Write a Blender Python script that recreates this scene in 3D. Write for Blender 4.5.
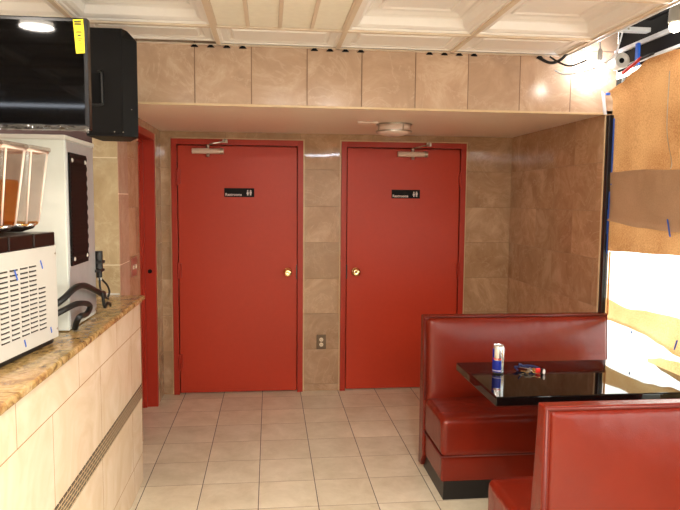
import bpy, bmesh, math, random
from mathutils import Vector, Matrix, noise
random.seed(7)
PI = math.pi
S = bpy.context.scene
for o in list(bpy.data.objects):
    bpy.data.objects.remove(o)

# ------------------------------------------------------------------ camera
F, YAW, PIT, ROL = 640.28, 0.1098, 0.0869, 0.0081
cy, sy = math.cos(YAW), math.sin(YAW)
fwd = Vector((sy*math.cos(PIT), cy*math.cos(PIT), -math.sin(PIT)))
r0 = Vector((cy, -sy, 0)); u0 = r0.cross(fwd)
rv = r0*math.cos(ROL) + u0*math.sin(ROL); uv = -r0*math.sin(ROL) + u0*math.cos(ROL)
cam = bpy.data.cameras.new('camera'); camo = bpy.data.objects.new('camera', cam)
S.collection.objects.link(camo)
camo.matrix_world = Matrix(((rv.x, uv.x, -fwd.x, 0), (rv.y, uv.y, -fwd.y, 0), (rv.z, uv.z, -fwd.z, 1.62), (0, 0, 0, 1)))
cam.sensor_fit = 'HORIZONTAL'; cam.sensor_width = 36; cam.lens = 36*F/680; cam.clip_start = 0.02
S.camera = camo

# ------------------------------------------------------------------ world, exposure
w = bpy.data.worlds.new('world'); S.world = w; w.use_nodes = True
bg = w.node_tree.nodes['Background']
bg.inputs[0].default_value = (1.0, 0.93, 0.80, 1); bg.inputs[1].default_value = 6.0
S.view_settings.view_transform = 'Standard'; S.view_settings.look = 'None'
S.view_settings.gamma = 1; S.view_settings.use_curve_mapping = False
S.view_settings.exposure = 0.12
LAMP = 20.0          # watts of each round ceiling lamp
RIM = 60.0           # glow of the raised glass of each lamp
LAMPCOL = (1.0, 0.905, 0.805)
TUBE = 30.0          # emission of the tube lamps
CAVITY = 2.2         # watts of the bare lamps above the ceiling edge

# ------------------------------------------------------------------ helpers
COL = S.collection
class MB:
    def __init__(s): s.v = []; s.f = []; s.m = Matrix.Identity(4)
    def add(s, vs, fs):
        b = len(s.v); s.v += [tuple(s.m @ Vector(p)) for p in vs]; s.f += [tuple(b+i for i in f) for f in fs]; return s
    def box(s, x0, x1, y0, y1, z0, z1):
        return s.add([(x0,y0,z0),(x1,y0,z0),(x1,y1,z0),(x0,y1,z0),(x0,y0,z1),(x1,y0,z1),(x1,y1,z1),(x0,y1,z1)],
                     [(0,3,2,1),(4,5,6,7),(0,1,5,4),(1,2,6,5),(2,3,7,6),(3,0,4,7)])
    def lathe(s, prof, c=(0,0,0), axis='z', n=24, cap=True):
        vs = []; fs = []
        for (r, h) in prof:
            for i in range(n):
                a = 2*PI*i/n; p = (r*math.cos(a), r*math.sin(a), h)
                if axis == 'x': p = (p[2], p[0], p[1])
                if axis == 'y': p = (p[1], p[2], p[0])
                vs.append((c[0]+p[0], c[1]+p[1], c[2]+p[2]))
        for k in range(len(prof)-1):
            for i in range(n):
                j = (i+1) % n; fs.append((k*n+i, k*n+j, (k+1)*n+j, (k+1)*n+i))
        if cap:
            fs.append(tuple(reversed(range(n)))); fs.append(tuple((len(prof)-1)*n+i for i in range(n)))
        return s.add(vs, fs)
    def cyl(s, c, r, h, axis='z', n=20): return s.lathe([(r,0),(r,h)], c, axis, n)
    def sphere(s, c, r, n=14, sc=(1,1,1)):
        pr = [(max(1e-5, r*math.sin(PI*k/n)), -r*math.cos(PI*k/n)) for k in range(n+1)]
        b = MB(); b.lathe(pr, (0,0,0), 'z', n*2, False)
        return s.add([(c[0]+p[0]*sc[0], c[1]+p[1]*sc[1], c[2]+p[2]*sc[2]) for p in b.v], b.f)
    def tube(s, pts, r, n=8, smooth=3, closed=False):
        P = [Vector(p) for p in pts]
        if smooth > 1 and len(P) > 2:
            Q = []; N = len(P)
            for i in range(N if closed else N-1):
                if closed: a, b, c, d = P[i-1], P[i], P[(i+1) % N], P[(i+2) % N]
                else: a, b, c, d = P[max(i-1,0)], P[i], P[i+1], P[min(i+2,N-1)]
                for k in range(smooth):
                    t = k/smooth
                    Q.append(.5*((2*b)+(c-a)*t+(2*a-5*b+4*c-d)*t*t+(-a+3*b-3*c+d)*t**3))
            if not closed: Q.append(P[-1])
            P = Q
        vs = []; fs = []; N = len(P); up = Vector((0,0,1))
        T0 = (P[1]-P[0]).normalized()
        nrm = T0.orthogonal().normalized()
        for i, p in enumerate(P):
            if closed: T = (P[(i+1) % N]-P[i-1]).normalized()
            else: T = (P[min(i+1,N-1)]-P[max(i-1,0)]).normalized()
            nrm = (nrm - T*nrm.dot(T)).normalized(); bn = T.cross(nrm)
            for k in range(n):
                a = 2*PI*k/n; vs.append(tuple(p + (nrm*math.cos(a)+bn*math.sin(a))*r))
        for i in range(N if closed else N-1):
            for k in range(n):
                j = (k+1) % n; i2 = (i+1) % N
                fs.append((i*n+k, i*n+j, i2*n+j, i2*n+k))
        if not closed:
            fs.append(tuple(reversed(range(n)))); fs.append(tuple((N-1)*n+k for k in range(n)))
        return s.add(vs, fs)
    def prism(s, poly, h0, h1, axis='z'):
        def P(a, b, h): return {'z': (a,b,h), 'x': (h,a,b), 'y': (a,h,b)}[axis]
        n = len(poly); vs = [P(a,b,h0) for a,b in poly]+[P(a,b,h1) for a,b in poly]
        fs = [tuple(reversed(range(n))), tuple(range(n,2*n))]+[(i,(i+1)%n,n+(i+1)%n,n+i) for i in range(n)]
        return s.add(vs, fs)
    def build(s, name, mat, parent=None, bevel=0, seg=2, smooth=False, fix=True):
        me = bpy.data.meshes.new(name); me.from_pydata(s.v, [], s.f); me.update()
        if fix:
            bm = bmesh.new(); bm.from_mesh(me); bmesh.ops.recalc_face_normals(bm, faces=bm.faces); bm.to_mesh(me); bm.free()
        me.materials.append(mat)
        o = bpy.data.objects.new(name, me); COL.objects.link(o)
        if parent: o.parent = parent; 
        if bevel:
            m = o.modifiers.new('bevel', 'BEVEL'); m.width = bevel; m.segments = seg; m.limit_method = 'ANGLE'; m.angle_limit = 0.6
            m.harden_normals = False
        if smooth or bevel:
            for p in me.polygons: p.use_smooth = True
            if smooth != 'all':
                bm = bmesh.new(); bm.from_mesh(me)
                for e in bm.edges:
                    if len(e.link_faces) == 2 and e.calc_face_angle(0) > 0.7: e.smooth = False
                bm.to_mesh(me); bm.free()
                if bevel:
                    for p in me.polygons: p.use_smooth = False
        return o

def rbox(x0, x1, y0, y1, z0, z1, r, puff=None, nm=10, ne=4, shape=None):
    """rounded box as a dense grid; puff = function(u,v,w)->offset Vector with u,v,w in -1..1"""
    def samples(a, b):
        h = (b-a)/2; c = (a+b)/2; rr = min(r, h*0.98); out = []
        for k in range(ne): out.append(-h + rr*(1-math.cos(k/ne*PI/2)))
        for k in range(nm+1): out.append(-h+rr + (2*h-2*rr)*k/nm)
        for k in range(ne-1, -1, -1): out.append(h - rr*(1-math.cos(k/ne*PI/2)))
        return out, c, h
    X, Y, Z = samples(x0,x1), samples(y0,y1), samples(z0,z1)
    vid = {}; vs = []; fs = []
    def vert(i, j, k):
        key = (i,j,k)
        if key in vid: return vid[key]
        p = Vector((X[0][i], Y[0][j], Z[0][k])); hv = Vector((X[2],Y[2],Z[2]))
        q = Vector([max(-(hv[a]-r), min(hv[a]-r, p[a])) if hv[a] > r else 0 for a in range(3)])
        d = p-q
        if d.length > 1e-9: p = q + d.normalized()*min(r, min(hv))
        P = p + Vector((X[1],Y[1],Z[1]))
        if puff: P += Vector(puff(p.x/hv.x, p.y/hv.y, p.z/hv.z))
        if shape: P = Vector(shape(P))
        vid[key] = len(vs); vs.append(tuple(P)); return vid[key]
    nx, ny, nz = len(X[0])-1, len(Y[0])-1, len(Z[0])-1
    for i in range(nx):
        for j in range(ny):
            for k in (0, nz): fs.append((vert(i,j,k),vert(i+1,j,k),vert(i+1,j+1,k),vert(i,j+1,k)))
    for i in range(nx):
        for k in range(nz):
            for j in (0, ny): fs.append((vert(i,j,k),vert(i+1,j,k),vert(i+1,j,k+1),vert(i,j,k+1)))
    for j in range(ny):
        for k in range(nz):
            for i in (0, nx): fs.append((vert(i,j,k),vert(i,j+1,k),vert(i,j+1,k+1),vert(i,j,k+1)))
    b = MB(); b.add(vs, fs); return b

def tag(o, label, cat, group=None, kind=None):
    o['label'] = label; o['category'] = cat
    if group: o['group'] = group
    if kind: o['kind'] = kind
    return o
def struct(o): o['kind'] = 'structure'; return o
def thing(name, label, cat, loc=(0,0,0), rz=0, group=None):
    o = bpy.data.objects.new(name, None); COL.objects.link(o); o.location = loc; o.rotation_euler = (0,0,rz)
    o.empty_display_size = .05
    return tag(o, label, cat, group)
def dup(root, loc=None, rz=None, label=None):
    def cp(o, par):
        c = o.copy(); COL.objects.link(c); c.parent = par
        for ch in [x for x in bpy.data.objects if x.parent == o]: cp(ch, c)
        return c
    r = cp(root, None)
    if loc is not None: r.location = loc
    if rz is not None: r.rotation_euler = (0,0,rz)
    if label: r['label'] = label
    return r
def text_mb(s, size, bold=0.0):
    cu = bpy.data.curves.new('t', 'FONT'); cu.body = s; cu.size = size; cu.offset = bold; cu.resolution_u = 3
    to = bpy.data.objects.new('t', cu); COL.objects.link(to)
    bpy.context.view_layer.update()
    me = bpy.data.meshes.new_from_object(to.evaluated_get(bpy.context.evaluated_depsgraph_get()))
    vs = [tuple(v.co) for v in me.vertices]; fs = [tuple(p.vertices) for p in me.polygons]
    bpy.data.objects.remove(to); bpy.data.curves.remove(cu); bpy.data.meshes.remove(me)
    return vs, fs

# ------------------------------------------------------------------ materials
def lin(c):
    if isinstance(c, str): c = tuple(int(c[i:i+2],16)/255 for i in (0,2,4))
    return tuple((x/12.92 if x <= .04045 else ((x+.055)/1.055)**2.4) for x in c)+(1,)
class NT:
    def __init__(s, name):
        s.m = bpy.data.materials.new(name); s.m.use_nodes = True; s.t = s.m.node_tree; s.b = s.t.nodes['Principled BSDF']
    def n(s, typ, **kw):
        x = s.t.nodes.new('ShaderNode'+typ)
        for k, v in kw.items():
            if k.startswith('_'): setattr(x, k[1:], v)
            else:
                key = k.replace('__', ' ')
                x.inputs[key].default_value = v
        return x
    def l(s, a, b): s.t.links.new(a, b)
    def pos(s): return s.n('NewGeometry').outputs['Position']
def setp(b, **kw):
    for k, v in kw.items(): b.inputs[k.replace('__', ' ')].default_value = v
def plain(name, col, rough=.5, metal=0, noise_amt=.08, scale=30, bump=0, bscale=200, spec=None, coat=0):
    t = NT(name); c = lin(col)
    nz = t.n('TexNoise', Scale=scale, Detail=4.0); t.l(t.n('TexCoord').outputs['Object'], nz.inputs['Vector'])
    mx = t.n('MixRGB'); mx.inputs[1].default_value = tuple(x*(1-noise_amt) for x in c[:3])+(1,)
    mx.inputs[2].default_value = tuple(min(1, x*(1+noise_amt)) for x in c[:3])+(1,)
    t.l(nz.outputs[0], mx.inputs[0]); t.l(mx.outputs[0], t.b.inputs['Base Color'])
    setp(t.b, Roughness=rough, Metallic=metal)
    if spec is not None: t.b.inputs['Specular IOR Level'].default_value = spec
    if coat: t.b.inputs['Coat Weight'].default_value = coat; t.b.inputs['Coat Roughness'].default_value = .1
    if bump:
        n2 = t.n('TexNoise', Scale=bscale, Detail=3.0); t.l(t.n('TexCoord').outputs['Object'], n2.inputs['Vector'])
        bp = t.n('Bump', Strength=1.0, Distance=bump); t.l(n2.outputs[0], bp.inputs['Height']); t.l(bp.outputs[0], t.b.inputs['Normal'])
    return t.m
def emit(name, col, s):
    t = NT(name); setp(t.b, Base__Color=lin(col), Emission__Color=lin(col), Emission__Strength=s); return t.m

def tile_mat(name, axes, bw, rh, org, cols, grout, rough=.25, off=.5, mort=.003, wave=.0006, vein=1.0, rowgrout=None):
    """large stone tiles laid on a plane; axes e.g. 'xz' picks the world axes across and up the face"""
    t = NT(name); sp = t.n('SeparateXYZ'); t.l(t.pos(), sp.inputs[0]); cb = t.n('CombineXYZ')
    for i, a in enumerate(axes):
        ad = t.n('Math', _operation='SUBTRACT'); t.l(sp.outputs['xyz'.index(a)], ad.inputs[0]); ad.inputs[1].default_value = org[i]
        t.l(ad.outputs[0], cb.inputs[i])
    br = t.n('TexBrick', Scale=1.0, _offset=off, _offset_frequency=2, _squash=1.0); br.inputs['Mortar Size'].default_value = mort
    br.inputs['Mortar Smooth'].default_value = .1; br.inputs['Brick Width'].default_value = bw; br.inputs['Row Height'].default_value = rh
    br.inputs['Color1'].default_value = (0,0,0,1); br.inputs['Color2'].default_value = (1,1,1,1); br.inputs['Mortar'].default_value = (.5,.5,.5,1)
    t.l(cb.outputs[0], br.inputs['Vector'])
    # veined stone
    rnd = t.n('VectorMath', _operation='MULTIPLY_ADD'); t.l(br.outputs['Color'], rnd.inputs[0]); rnd.inputs[1].default_value = (7,3,5); t.l(t.pos(), rnd.inputs[2])
    n1 = t.n('TexNoise', Scale=4.0, Detail=8.0, Roughness=.7, Distortion=.8); t.l(rnd.outputs[0], n1.inputs['Vector'])
    n2 = t.n('TexNoise', Scale=3.0, Detail=5.0, Roughness=.65, Distortion=1.2); t.l(rnd.outputs[0], n2.inputs['Vector'])
    rp = t.n('ValToRGB'); e = rp.color_ramp.elements; e[0].position = .34; e[0].color = lin(cols[0]); e[1].position = .68; e[1].color = lin(cols[2])
    x = e.new(.52); x.color = lin(cols[1]); t.l(n1.outputs[0], rp.inputs[0])
    ab = t.n('Math', _operation='SUBTRACT'); t.l(n2.outputs[0], ab.inputs[0]); ab.inputs[1].default_value = .5
    a2 = t.n('Math', _operation='ABSOLUTE'); t.l(ab.outputs[0], a2.inputs[0])
    mr = t.n('MapRange'); mr.inputs[1].default_value = 0; mr.inputs[2].default_value = .02; mr.inputs[3].default_value = .5*vein; mr.inputs[4].default_value = 0; t.l(a2.outputs[0], mr.inputs[0])
    mv = t.n('MixRGB'); t.l(mr.outputs[0], mv.inputs[0]); t.l(rp.outputs[0], mv.inputs[1]); mv.inputs[2].default_value = lin(cols[2])
    hs = t.n('HueSaturation'); sc = t.n('MapRange'); sc.inputs[3].default_value = .90; sc.inputs[4].default_value = 1.09
    t.l(br.outputs['Color'], sc.inputs[0]); t.l(sc.outputs[0], hs.inputs['Value']); t.l(mv.outputs[0], hs.inputs['Color'])
    mg = t.n('MixRGB'); t.l(br.outputs['Fac'], mg.inputs[0]); t.l(hs.outputs[0], mg.inputs[1]); mg.inputs[2].default_value = lin(grout)
    t.l(mg.outputs[0], t.b.inputs['Base Color'])
    rr = t.n('MapRange'); rr.inputs[3].default_value = rough; rr.inputs[4].default_value = .8; t.l(br.outputs['Fac'], rr.inputs[0]); t.l(rr.outputs[0], t.b.inputs['Roughness'])
    nb = t.n('TexNoise', Scale=3.0, Detail=1.0); t.l(rnd.outputs[0], nb.inputs['Vector'])
    b1 = t.n('Bump', Strength=1.0, Distance=wave*6); t.l(nb.outputs[0], b1.inputs['Height'])
    iv = t.n('Math', _operation='SUBTRACT'); iv.inputs[0].default_value = 1; t.l(br.outputs['Fac'], iv.inputs[1])
    b2 = t.n('Bump', Strength=.6, Distance=.002); t.l(iv.outputs[0], b2.inputs['Height']); t.l(b1.outputs[0], b2.inputs['Normal']); t.l(b2.outputs[0], t.b.inputs['Normal'])
    return t.m

STONE = ('a07c5c', 'b08d6c', 'c6a586')
M = {}
M['wall_back'] = tile_mat('wall_tile_back', 'xz', .60, .30, (.25, .06), STONE, '927252', .035, off=0, mort=.002, wave=.00015)
M['wall_side'] = tile_mat('wall_tile_side', 'yz', .60, .30, (3.86, .06), STONE, '9a7a5a', .12, mort=.002)
M['soffit'] = tile_mat('soffit_tile', 'xz', .3195, .40, (-.422, 2.125), ('b2937a', 'bfa086', 'd0b59c'), '7d5f48', .18, off=0, mort=.003)
M['tile_light'] = tile_mat('column_tile', 'xz', .30, .60, (-.97-.02, .64), ('a6906e', 'b5a07e', 'c6b594'), 'd8c8a8', .2)
M['tile_pink'] = tile_mat('column_side_tile', 'yz', .60, .40, (3.4, .44), ('ae8c74', 'b89880', 'c6aa94'), 'd9b9a0', .2)
def counter_mat():
    t = NT('counter_front_tile'); sp = t.n('SeparateXYZ'); t.l(t.pos(), sp.inputs[0])
    def M_(op, a, b=None):
        m = t.n('Math', _operation=op)
        for i, q in enumerate((a, b)):
            if q is None: continue
            if isinstance(q, (int, float)): m.inputs[i].default_value = q
            else: t.l(q, m.inputs[i])
        return m.outputs[0]
    y, z = sp.outputs[1], sp.outputs[2]
    def line(v, at, wd): return M_('LESS_THAN', M_('ABSOLUTE', M_('SUBTRACT', v, at)), wd)
    def rep(v, org, per, wd): return M_('LESS_THAN', M_('ABSOLUTE', M_('SUBTRACT', M_('MODULO', M_('ADD', M_('SUBTRACT', v, org), per*20), per), per*.5)), wd)
    up = M_('GREATER_THAN', z, .895); base = M_('LESS_THAN', z, .17)
    vU = M_('MULTIPLY', rep(y, 1.876-.305, .61, .0018), up)
    mid = M_('MULTIPLY', M_('SUBTRACT', 1.0, up), M_('SUBTRACT', 1.0, base))
    vM = M_('MULTIPLY', rep(y, 2.18-.305, .61, .0018), mid)
    vB = M_('MULTIPLY', rep(y, 1.9, .61, .0018), base)
    g = M_('MAXIMUM', M_('MAXIMUM', vU, vM), M_('MAXIMUM', vB, M_('MAXIMUM', line(z, .895, .0018), line(z, .17, .0018))))
    n1 = t.n('TexNoise', Scale=3.0, Detail=5.0, Distortion=2.0); t.l(t.pos(), n1.inputs['Vector'])
    rp = t.n('ValToRGB'); e = rp.color_ramp.elements; e[0].position = .35; e[0].color = lin('dcc4a6'); e[1].position = .7; e[1].color = lin('ebd8c0'); t.l(n1.outputs[0], rp.inputs[0])
    mg = t.n('MixRGB'); t.l(g, mg.inputs[0]); t.l(rp.outputs[0], mg.inputs[1]); mg.inputs[2].default_value = lin('a07a58'); t.l(mg.outputs[0], t.b.inputs['Base Color'])
    setp(t.b, Roughness=.22); return t.m
M['counter_tile'] = counter_mat()
def mosaic_mat():
    t = NT('mosaic_strip'); sp = t.n('SeparateXYZ'); t.l(t.pos(), sp.inputs[0]); cb = t.n('CombineXYZ'); t.l(sp.outputs[1], cb.inputs[0]); t.l(sp.outputs[2], cb.inputs[1])
    br = t.n('TexBrick', Scale=1.0, _offset=.5); br.inputs['Mortar Size'].default_value = .0022; br.inputs['Brick Width'].default_value = .046; br.inputs['Row Height'].default_value = .0160
    br.inputs['Color1'].default_value = lin('180f0a'); br.inputs['Color2'].default_value = lin('5c432c'); br.inputs['Mortar'].default_value = lin('d2bc98')
    t.l(cb.outputs[0], br.inputs['Vector']); t.l(br.outputs['Color'], t.b.inputs['Base Color']); setp(t.b, Roughness=.25); return t.m
M['mosaic'] = mosaic_mat()
def floor_mat():
    t = NT('floor_tile'); sp = t.n('SeparateXYZ'); t.l(t.pos(), sp.inputs[0])
    def M_(op, a, b=None):
        m = t.n('Math', _operation=op)
        for i, q in enumerate((a, b)):
            if q is None: continue
            if isinstance(q, (int, float)): m.inputs[i].default_value = q
            else: t.l(q, m.inputs[i])
        return m.outputs[0]
    P = .3175
    u = M_('DIVIDE', M_('ADD', M_('SUBTRACT', sp.outputs[0], -.6967), 30*P), P); v = M_('DIVIDE', M_('ADD', M_('SUBTRACT', sp.outputs[1], 4.8419), 30*P), P)
    def edge(q, wd):
        fr = M_('FRACT', q); d = M_('MINIMUM', fr, M_('SUBTRACT', 1.0, fr)); return M_('LESS_THAN', d, wd/P)
    gx = edge(u, .0022); gy = edge(v, .0019)
    fl = t.n('CombineXYZ'); t.l(M_('FLOOR', u), fl.inputs[0]); t.l(M_('FLOOR', v), fl.inputs[1])
    wn = t.n('TexWhiteNoise', _noise_dimensions='3D'); t.l(fl.outputs[0], wn.inputs['Vector'])
    off = t.n('VectorMath', _operation='MULTIPLY_ADD'); t.l(wn.outputs['Color'], off.inputs[0]); off.inputs[1].default_value = (9,9,9); t.l(t.pos(), off.inputs[2])
    n1 = t.n('TexNoise', Scale=5.0, Detail=7.0, Roughness=.7, Distortion=.3); t.l(off.outputs[0], n1.inputs['Vector'])
    rp = t.n('ValToRGB'); e = rp.color_ramp.elements; e[0].position = .33; e[0].color = lin('cdc3aa'); e[1].position = .68; e[1].color = lin('e6deca'); t.l(n1.outputs[0], rp.inputs[0])
    hs = t.n('HueSaturation'); sc = t.n('MapRange'); sc.inputs[3].default_value = .94; sc.inputs[4].default_value = 1.05; t.l(wn.outputs['Value'], sc.inputs[0]); t.l(sc.outputs[0], hs.inputs['Value']); t.l(rp.outputs[0], hs.inputs['Color'])
    m1 = t.n('MixRGB'); t.l(gy, m1.inputs[0]); t.l(hs.outputs[0], m1.inputs[1]); m1.inputs[2].default_value = lin('8d765c')
    m2 = t.n('MixRGB'); t.l(gx, m2.inputs[0]); t.l(m1.outputs[0], m2.inputs[1]); m2.inputs[2].default_value = lin('3c332b')
    t.l(m2.outputs[0], t.b.inputs['Base Color'])
    n2 = t.n('TexNoise', Scale=22.0, Detail=4.0); t.l(t.pos(), n2.inputs['Vector'])
    bp = t.n('Bump', Strength=.5, Distance=.0012); t.l(n2.outputs[0], bp.inputs['Height']); t.l(bp.outputs[0], t.b.inputs['Normal'])
    setp(t.b, Roughness=.38); return t.m
M['floor'] = floor_mat()
def granite():
    t = NT('granite'); p = t.pos()
    n1 = t.n('TexNoise', Scale=16.0, Detail=8.0, Roughness=.7, Distortion=1.2); t.l(p, n1.inputs['Vector'])
    rp = t.n('ValToRGB'); e = rp.color_ramp.elements; e[0].position = .32; e[0].color = lin('5e4328'); e[1].position = .72; e[1].color = lin('dcc79c')
    for q, c in ((.42,'94764a'),(.50,'b5995f'),(.58,'c9a878')): x = e.new(q); x.color = lin(c)
    t.l(n1.outputs[0], rp.inputs[0])
    vo = t.n('TexVoronoi', Scale=60.0); t.l(p, vo.inputs['Vector'])
    mx = t.n('MixRGB', _blend_type='MULTIPLY'); mx.inputs[0].default_value = .35; t.l(rp.outputs[0], mx.inputs[1]); t.l(vo.outputs['Distance'], mx.inputs[2])
    n3 = t.n('TexNoise', Scale=5.0, Detail=2.0); t.l(p, n3.inputs['Vector'])
    m2 = t.n('MixRGB', _blend_type='MIX'); mr = t.n('MapRange'); mr.inputs[1].default_value=.5; mr.inputs[2].default_value=.7; mr.inputs[4].default_value=.2; t.l(n3.outputs[0], mr.inputs[0]); t.l(mr.outputs[0], m2.inputs[0]); t.l(mx.outputs[0], m2.inputs[1]); m2.inputs[2].default_value = lin('b5704c')
    t.l(m2.outputs[0], t.b.inputs['Base Color']); setp(t.b, Roughness=.12); return t.m
M['granite'] = granite()
M['door'] = plain('red_door_paint', 'b63a23', .36, spec=.28, bump=.0006, bscale=60, noise_amt=.05)
M['frame'] = plain('red_frame_paint', 'a83221', .36, spec=.3, bump=.0004, bscale=60, noise_amt=.06)
def vinyl():
    t = NT('red_vinyl'); c = t.n('TexCoord').outputs['Object']
    n1 = t.n('TexNoise', Scale=4.0, Detail=3.0); t.l(c, n1.inputs['Vector'])
    rp = t.n('ValToRGB'); rp.color_ramp.elements[0].color = lin('5c1509'); rp.color_ramp.elements[1].color = lin('762112'); t.l(n1.outputs[0], rp.inputs[0]); t.l(rp.outputs[0], t.b.inputs['Base Color'])
    n2 = t.n('TexNoise', Scale=9.0, Detail=2.0); t.l(c, n2.inputs['Vector']); b1 = t.n('Bump', Strength=.5, Distance=.006); t.l(n2.outputs[0], b1.inputs['Height'])
    n3 = t.n('TexVoronoi', Scale=300.0); t.l(c, n3.inputs['Vector']); b2 = t.n('Bump', Strength=.5, Distance=.0004); t.l(n3.outputs[0], b2.inputs['Height']); t.l(b1.outputs[0], b2.inputs['Normal']); t.l(b2.outputs[0], t.b.inputs['Normal'])
    setp(t.b, Roughness=.25); t.b.inputs['Specular IOR Level'].default_value = .38; return t.m
M['vinyl'] = vinyl()
M['piping'] = plain('red_piping', '5e150d', .35)
M['kick'] = plain('black_laminate', '0f0c0d', .4)
M['gloss'] = plain('black_gloss', '0a0707', .035, noise_amt=.2)
M['ceil'] = plain('ceiling_white', 'f3eeea', .35, noise_amt=.03)
M['grid'] = plain('ceiling_grid_paint', 'dccab4', .35)
M['lens'] = plain('cream_lens', 'f8f2e2', .5)
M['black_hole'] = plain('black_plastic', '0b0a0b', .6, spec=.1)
M['tvframe'] = plain('tv_gloss_black', '08080a', .25, spec=.25)
M['screen'] = plain('tv_screen', '020203', .04, spec=.10)
M['film'] = plain('clear_film', 'b8b4b0', .15, noise_amt=.1); 
M['speaker'] = plain('speaker_black', '080708', .55, spec=.2, bump=.0006, bscale=500)
M['grille'] = plain('speaker_grille_black', '080708', .6, spec=.2, bump=.001, bscale=700)
M['yellow'] = plain('yellow_label', 'f0e010', .5, noise_amt=.02)
M['ink'] = plain('black_ink', '1a1606', .6)
M['white'] = plain('white_enamel', 'c6c2ba', .3, noise_amt=.02)
M['offwhite'] = plain('machine_white', 'cdd0c8', .28, noise_amt=.03)
M['steel'] = plain('brushed_steel', 'b2b2b2', .38, metal=.35, noise_amt=.12, scale=14)
M['foil'] = plain('crumpled_foil', 'd8d8d8', .18, metal=1, bump=.004, bscale=60)
M['coil'] = plain('dark_condenser', '0e0a09', .5, spec=.15, bump=.001, bscale=200)
M['brown'] = plain('dark_brown_plastic', '1c0f0c', .3, spec=.3)
M['rubber'] = plain('black_rubber', '0d0c0c', .45)
M['tape'] = plain('blue_tape', '2b5fc4', .6)
M['chrome'] = plain('satin_nickel', 'bdb2a4', .28, metal=1, noise_amt=.05)
M['closer'] = plain('closer_beige', 'dcc2b0', .4, noise_amt=.05)
M['gold'] = plain('polished_brass', 'f6dfa4', .12, metal=1, noise_amt=.04)
M['sign'] = plain('sign_black', '0b0809', .5, spec=.15)
M['signtext'] = plain('sign_white', 'd8ccc8', .5)
M['outlet'] = plain('outlet_steel', '6f5c48', .4, metal=.2)
M['outletw'] = plain('outlet_ivory', 'e6d9c0', .4)
M['maroon'] = plain('maroon_paint', '3a0f0d', .4)
M['trimlight'] = plain('tile_trim', 'd0b48c', .35)
M['plaster'] = plain('painted_plaster', 'f4dfcb', .5, noise_amt=.03)
M['paint'] = plain('room_paint', 'ece4da', .6)
M['lampglass'] = plain('frosted_lamp_glass', 'e6cfc0', .3)
M['alu'] = plain('white_rail', 'dfe4ea', .3, metal=0)
M['blackalu'] = plain('black_aluminium', '0c0e12', .3)
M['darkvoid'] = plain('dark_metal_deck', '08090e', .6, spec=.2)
M['bluealu'] = plain('blue_plastic', '1c62d8', .4)
M['redp'] = plain('red_plastic', 'c8241c', .3)
M['navy'] = plain('navy_lanyard', '121c4c', .7)
M['silver'] = plain('can_silver', 'd2d0d0', .22, metal=.9)
M['canblue'] = plain('can_blue', '1c2c94', .25, metal=.3)
M['walk'] = plain('concrete', 'b8b4ac', .8)
M['wire'] = plain('white_wire', 'e8ecf2', .35)
def paper(name, c1, c2, trans, scale=130):
    t = NT(name); p = t.pos()
    n1 = t.n('TexNoise', Scale=scale, Detail=3.0, Roughness=.7); t.l(p, n1.inputs['Vector'])
    n2 = t.n('TexNoise', Scale=3.0, Detail=2.0); t.l(p, n2.inputs['Vector'])
    ad = t.n('Math', _operation='ADD'); t.l(n1.outputs[0], ad.inputs[0]); t.l(n2.outputs[0], ad.inputs[1])
    mr = t.n('MapRange'); mr.inputs[1].default_value = .78; mr.inputs[2].default_value = 1.22; t.l(ad.outputs[0], mr.inputs[0])
    mx = t.n('MixRGB'); mx.inputs[1].default_value = lin(c1); mx.inputs[2].default_value = lin(c2); t.l(mr.outputs[0], mx.inputs[0])
    df = t.n('BsdfDiffuse'); tr = t.n('BsdfTranslucent'); t.l(mx.outputs[0], df.inputs[0]); t.l(mx.outputs[0], tr.inputs[0])
    ms = t.n('MixShader'); ms.inputs[0].default_value = trans; t.l(df.outputs[0], ms.inputs[1]); t.l(tr.outputs[0], ms.inputs[2])
    t.l(ms.outputs[0], t.t.nodes['Material Output'].inputs['Surface']); return t.m
M['kraft'] = paper('kraft_paper', 'a87448', 'd6a470', .26)
M['kraft_low'] = paper('kraft_paper_thin', 'd09c64', 'f0cc98', .58)
M['kraft_dark'] = paper('kraft_paper_doubled', 'ae8e70', 'be9c7e', .12)
def glass(name, col, rough=.02, alpha=.25):
    t = NT(name); g = t.n('BsdfGlossy', Roughness=rough); tr = t.n('BsdfTransparent'); tr.inputs[0].default_value = lin(col)
    lw = t.n('LayerWeight', Blend=.5); fr = t.n('Math', _operation='POWER'); t.l(lw.outputs['Facing'], fr.inputs[0]); fr.inputs[1].default_value = 5.0
    mr = t.n('MapRange'); mr.inputs[3].default_value = .03+alpha*.05; mr.inputs[4].default_value = .7; t.l(fr.outputs[0], mr.inputs[0])
    ms = t.n('MixShader'); t.l(mr.outputs[0], ms.inputs[0]); t.l(tr.outputs[0], ms.inputs[1]); t.l(g.outputs[0], ms.inputs[2])
    t.l(ms.outputs[0], t.t.nodes['Material Output'].inputs['Surface']); return t.m
M['glass'] = glass('window_glass', 'f4fbff')
M['tank'] = glass('clear_plastic', 'f0eae6', .05, 1.2)
M['juice'] = glass('amber_juice', 'ffe2b4', .05, .3)
jt = M['juice'].node_tree; jo = jt.nodes['Material Output']; js = jo.inputs['Surface'].links[0].from_socket
jm = jt.nodes.new('ShaderNodeMixShader'); jd = jt.nodes.new('ShaderNodeBsdfTranslucent'); jd.inputs[0].default_value = lin('ffa040'); jm.inputs[0].default_value = .14
jt.links.new(js, jm.inputs[1]); jt.links.new(jd.outputs[0], jm.inputs[2]); jt.links.new(jm.outputs[0], jo.inputs['Surface'])

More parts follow.
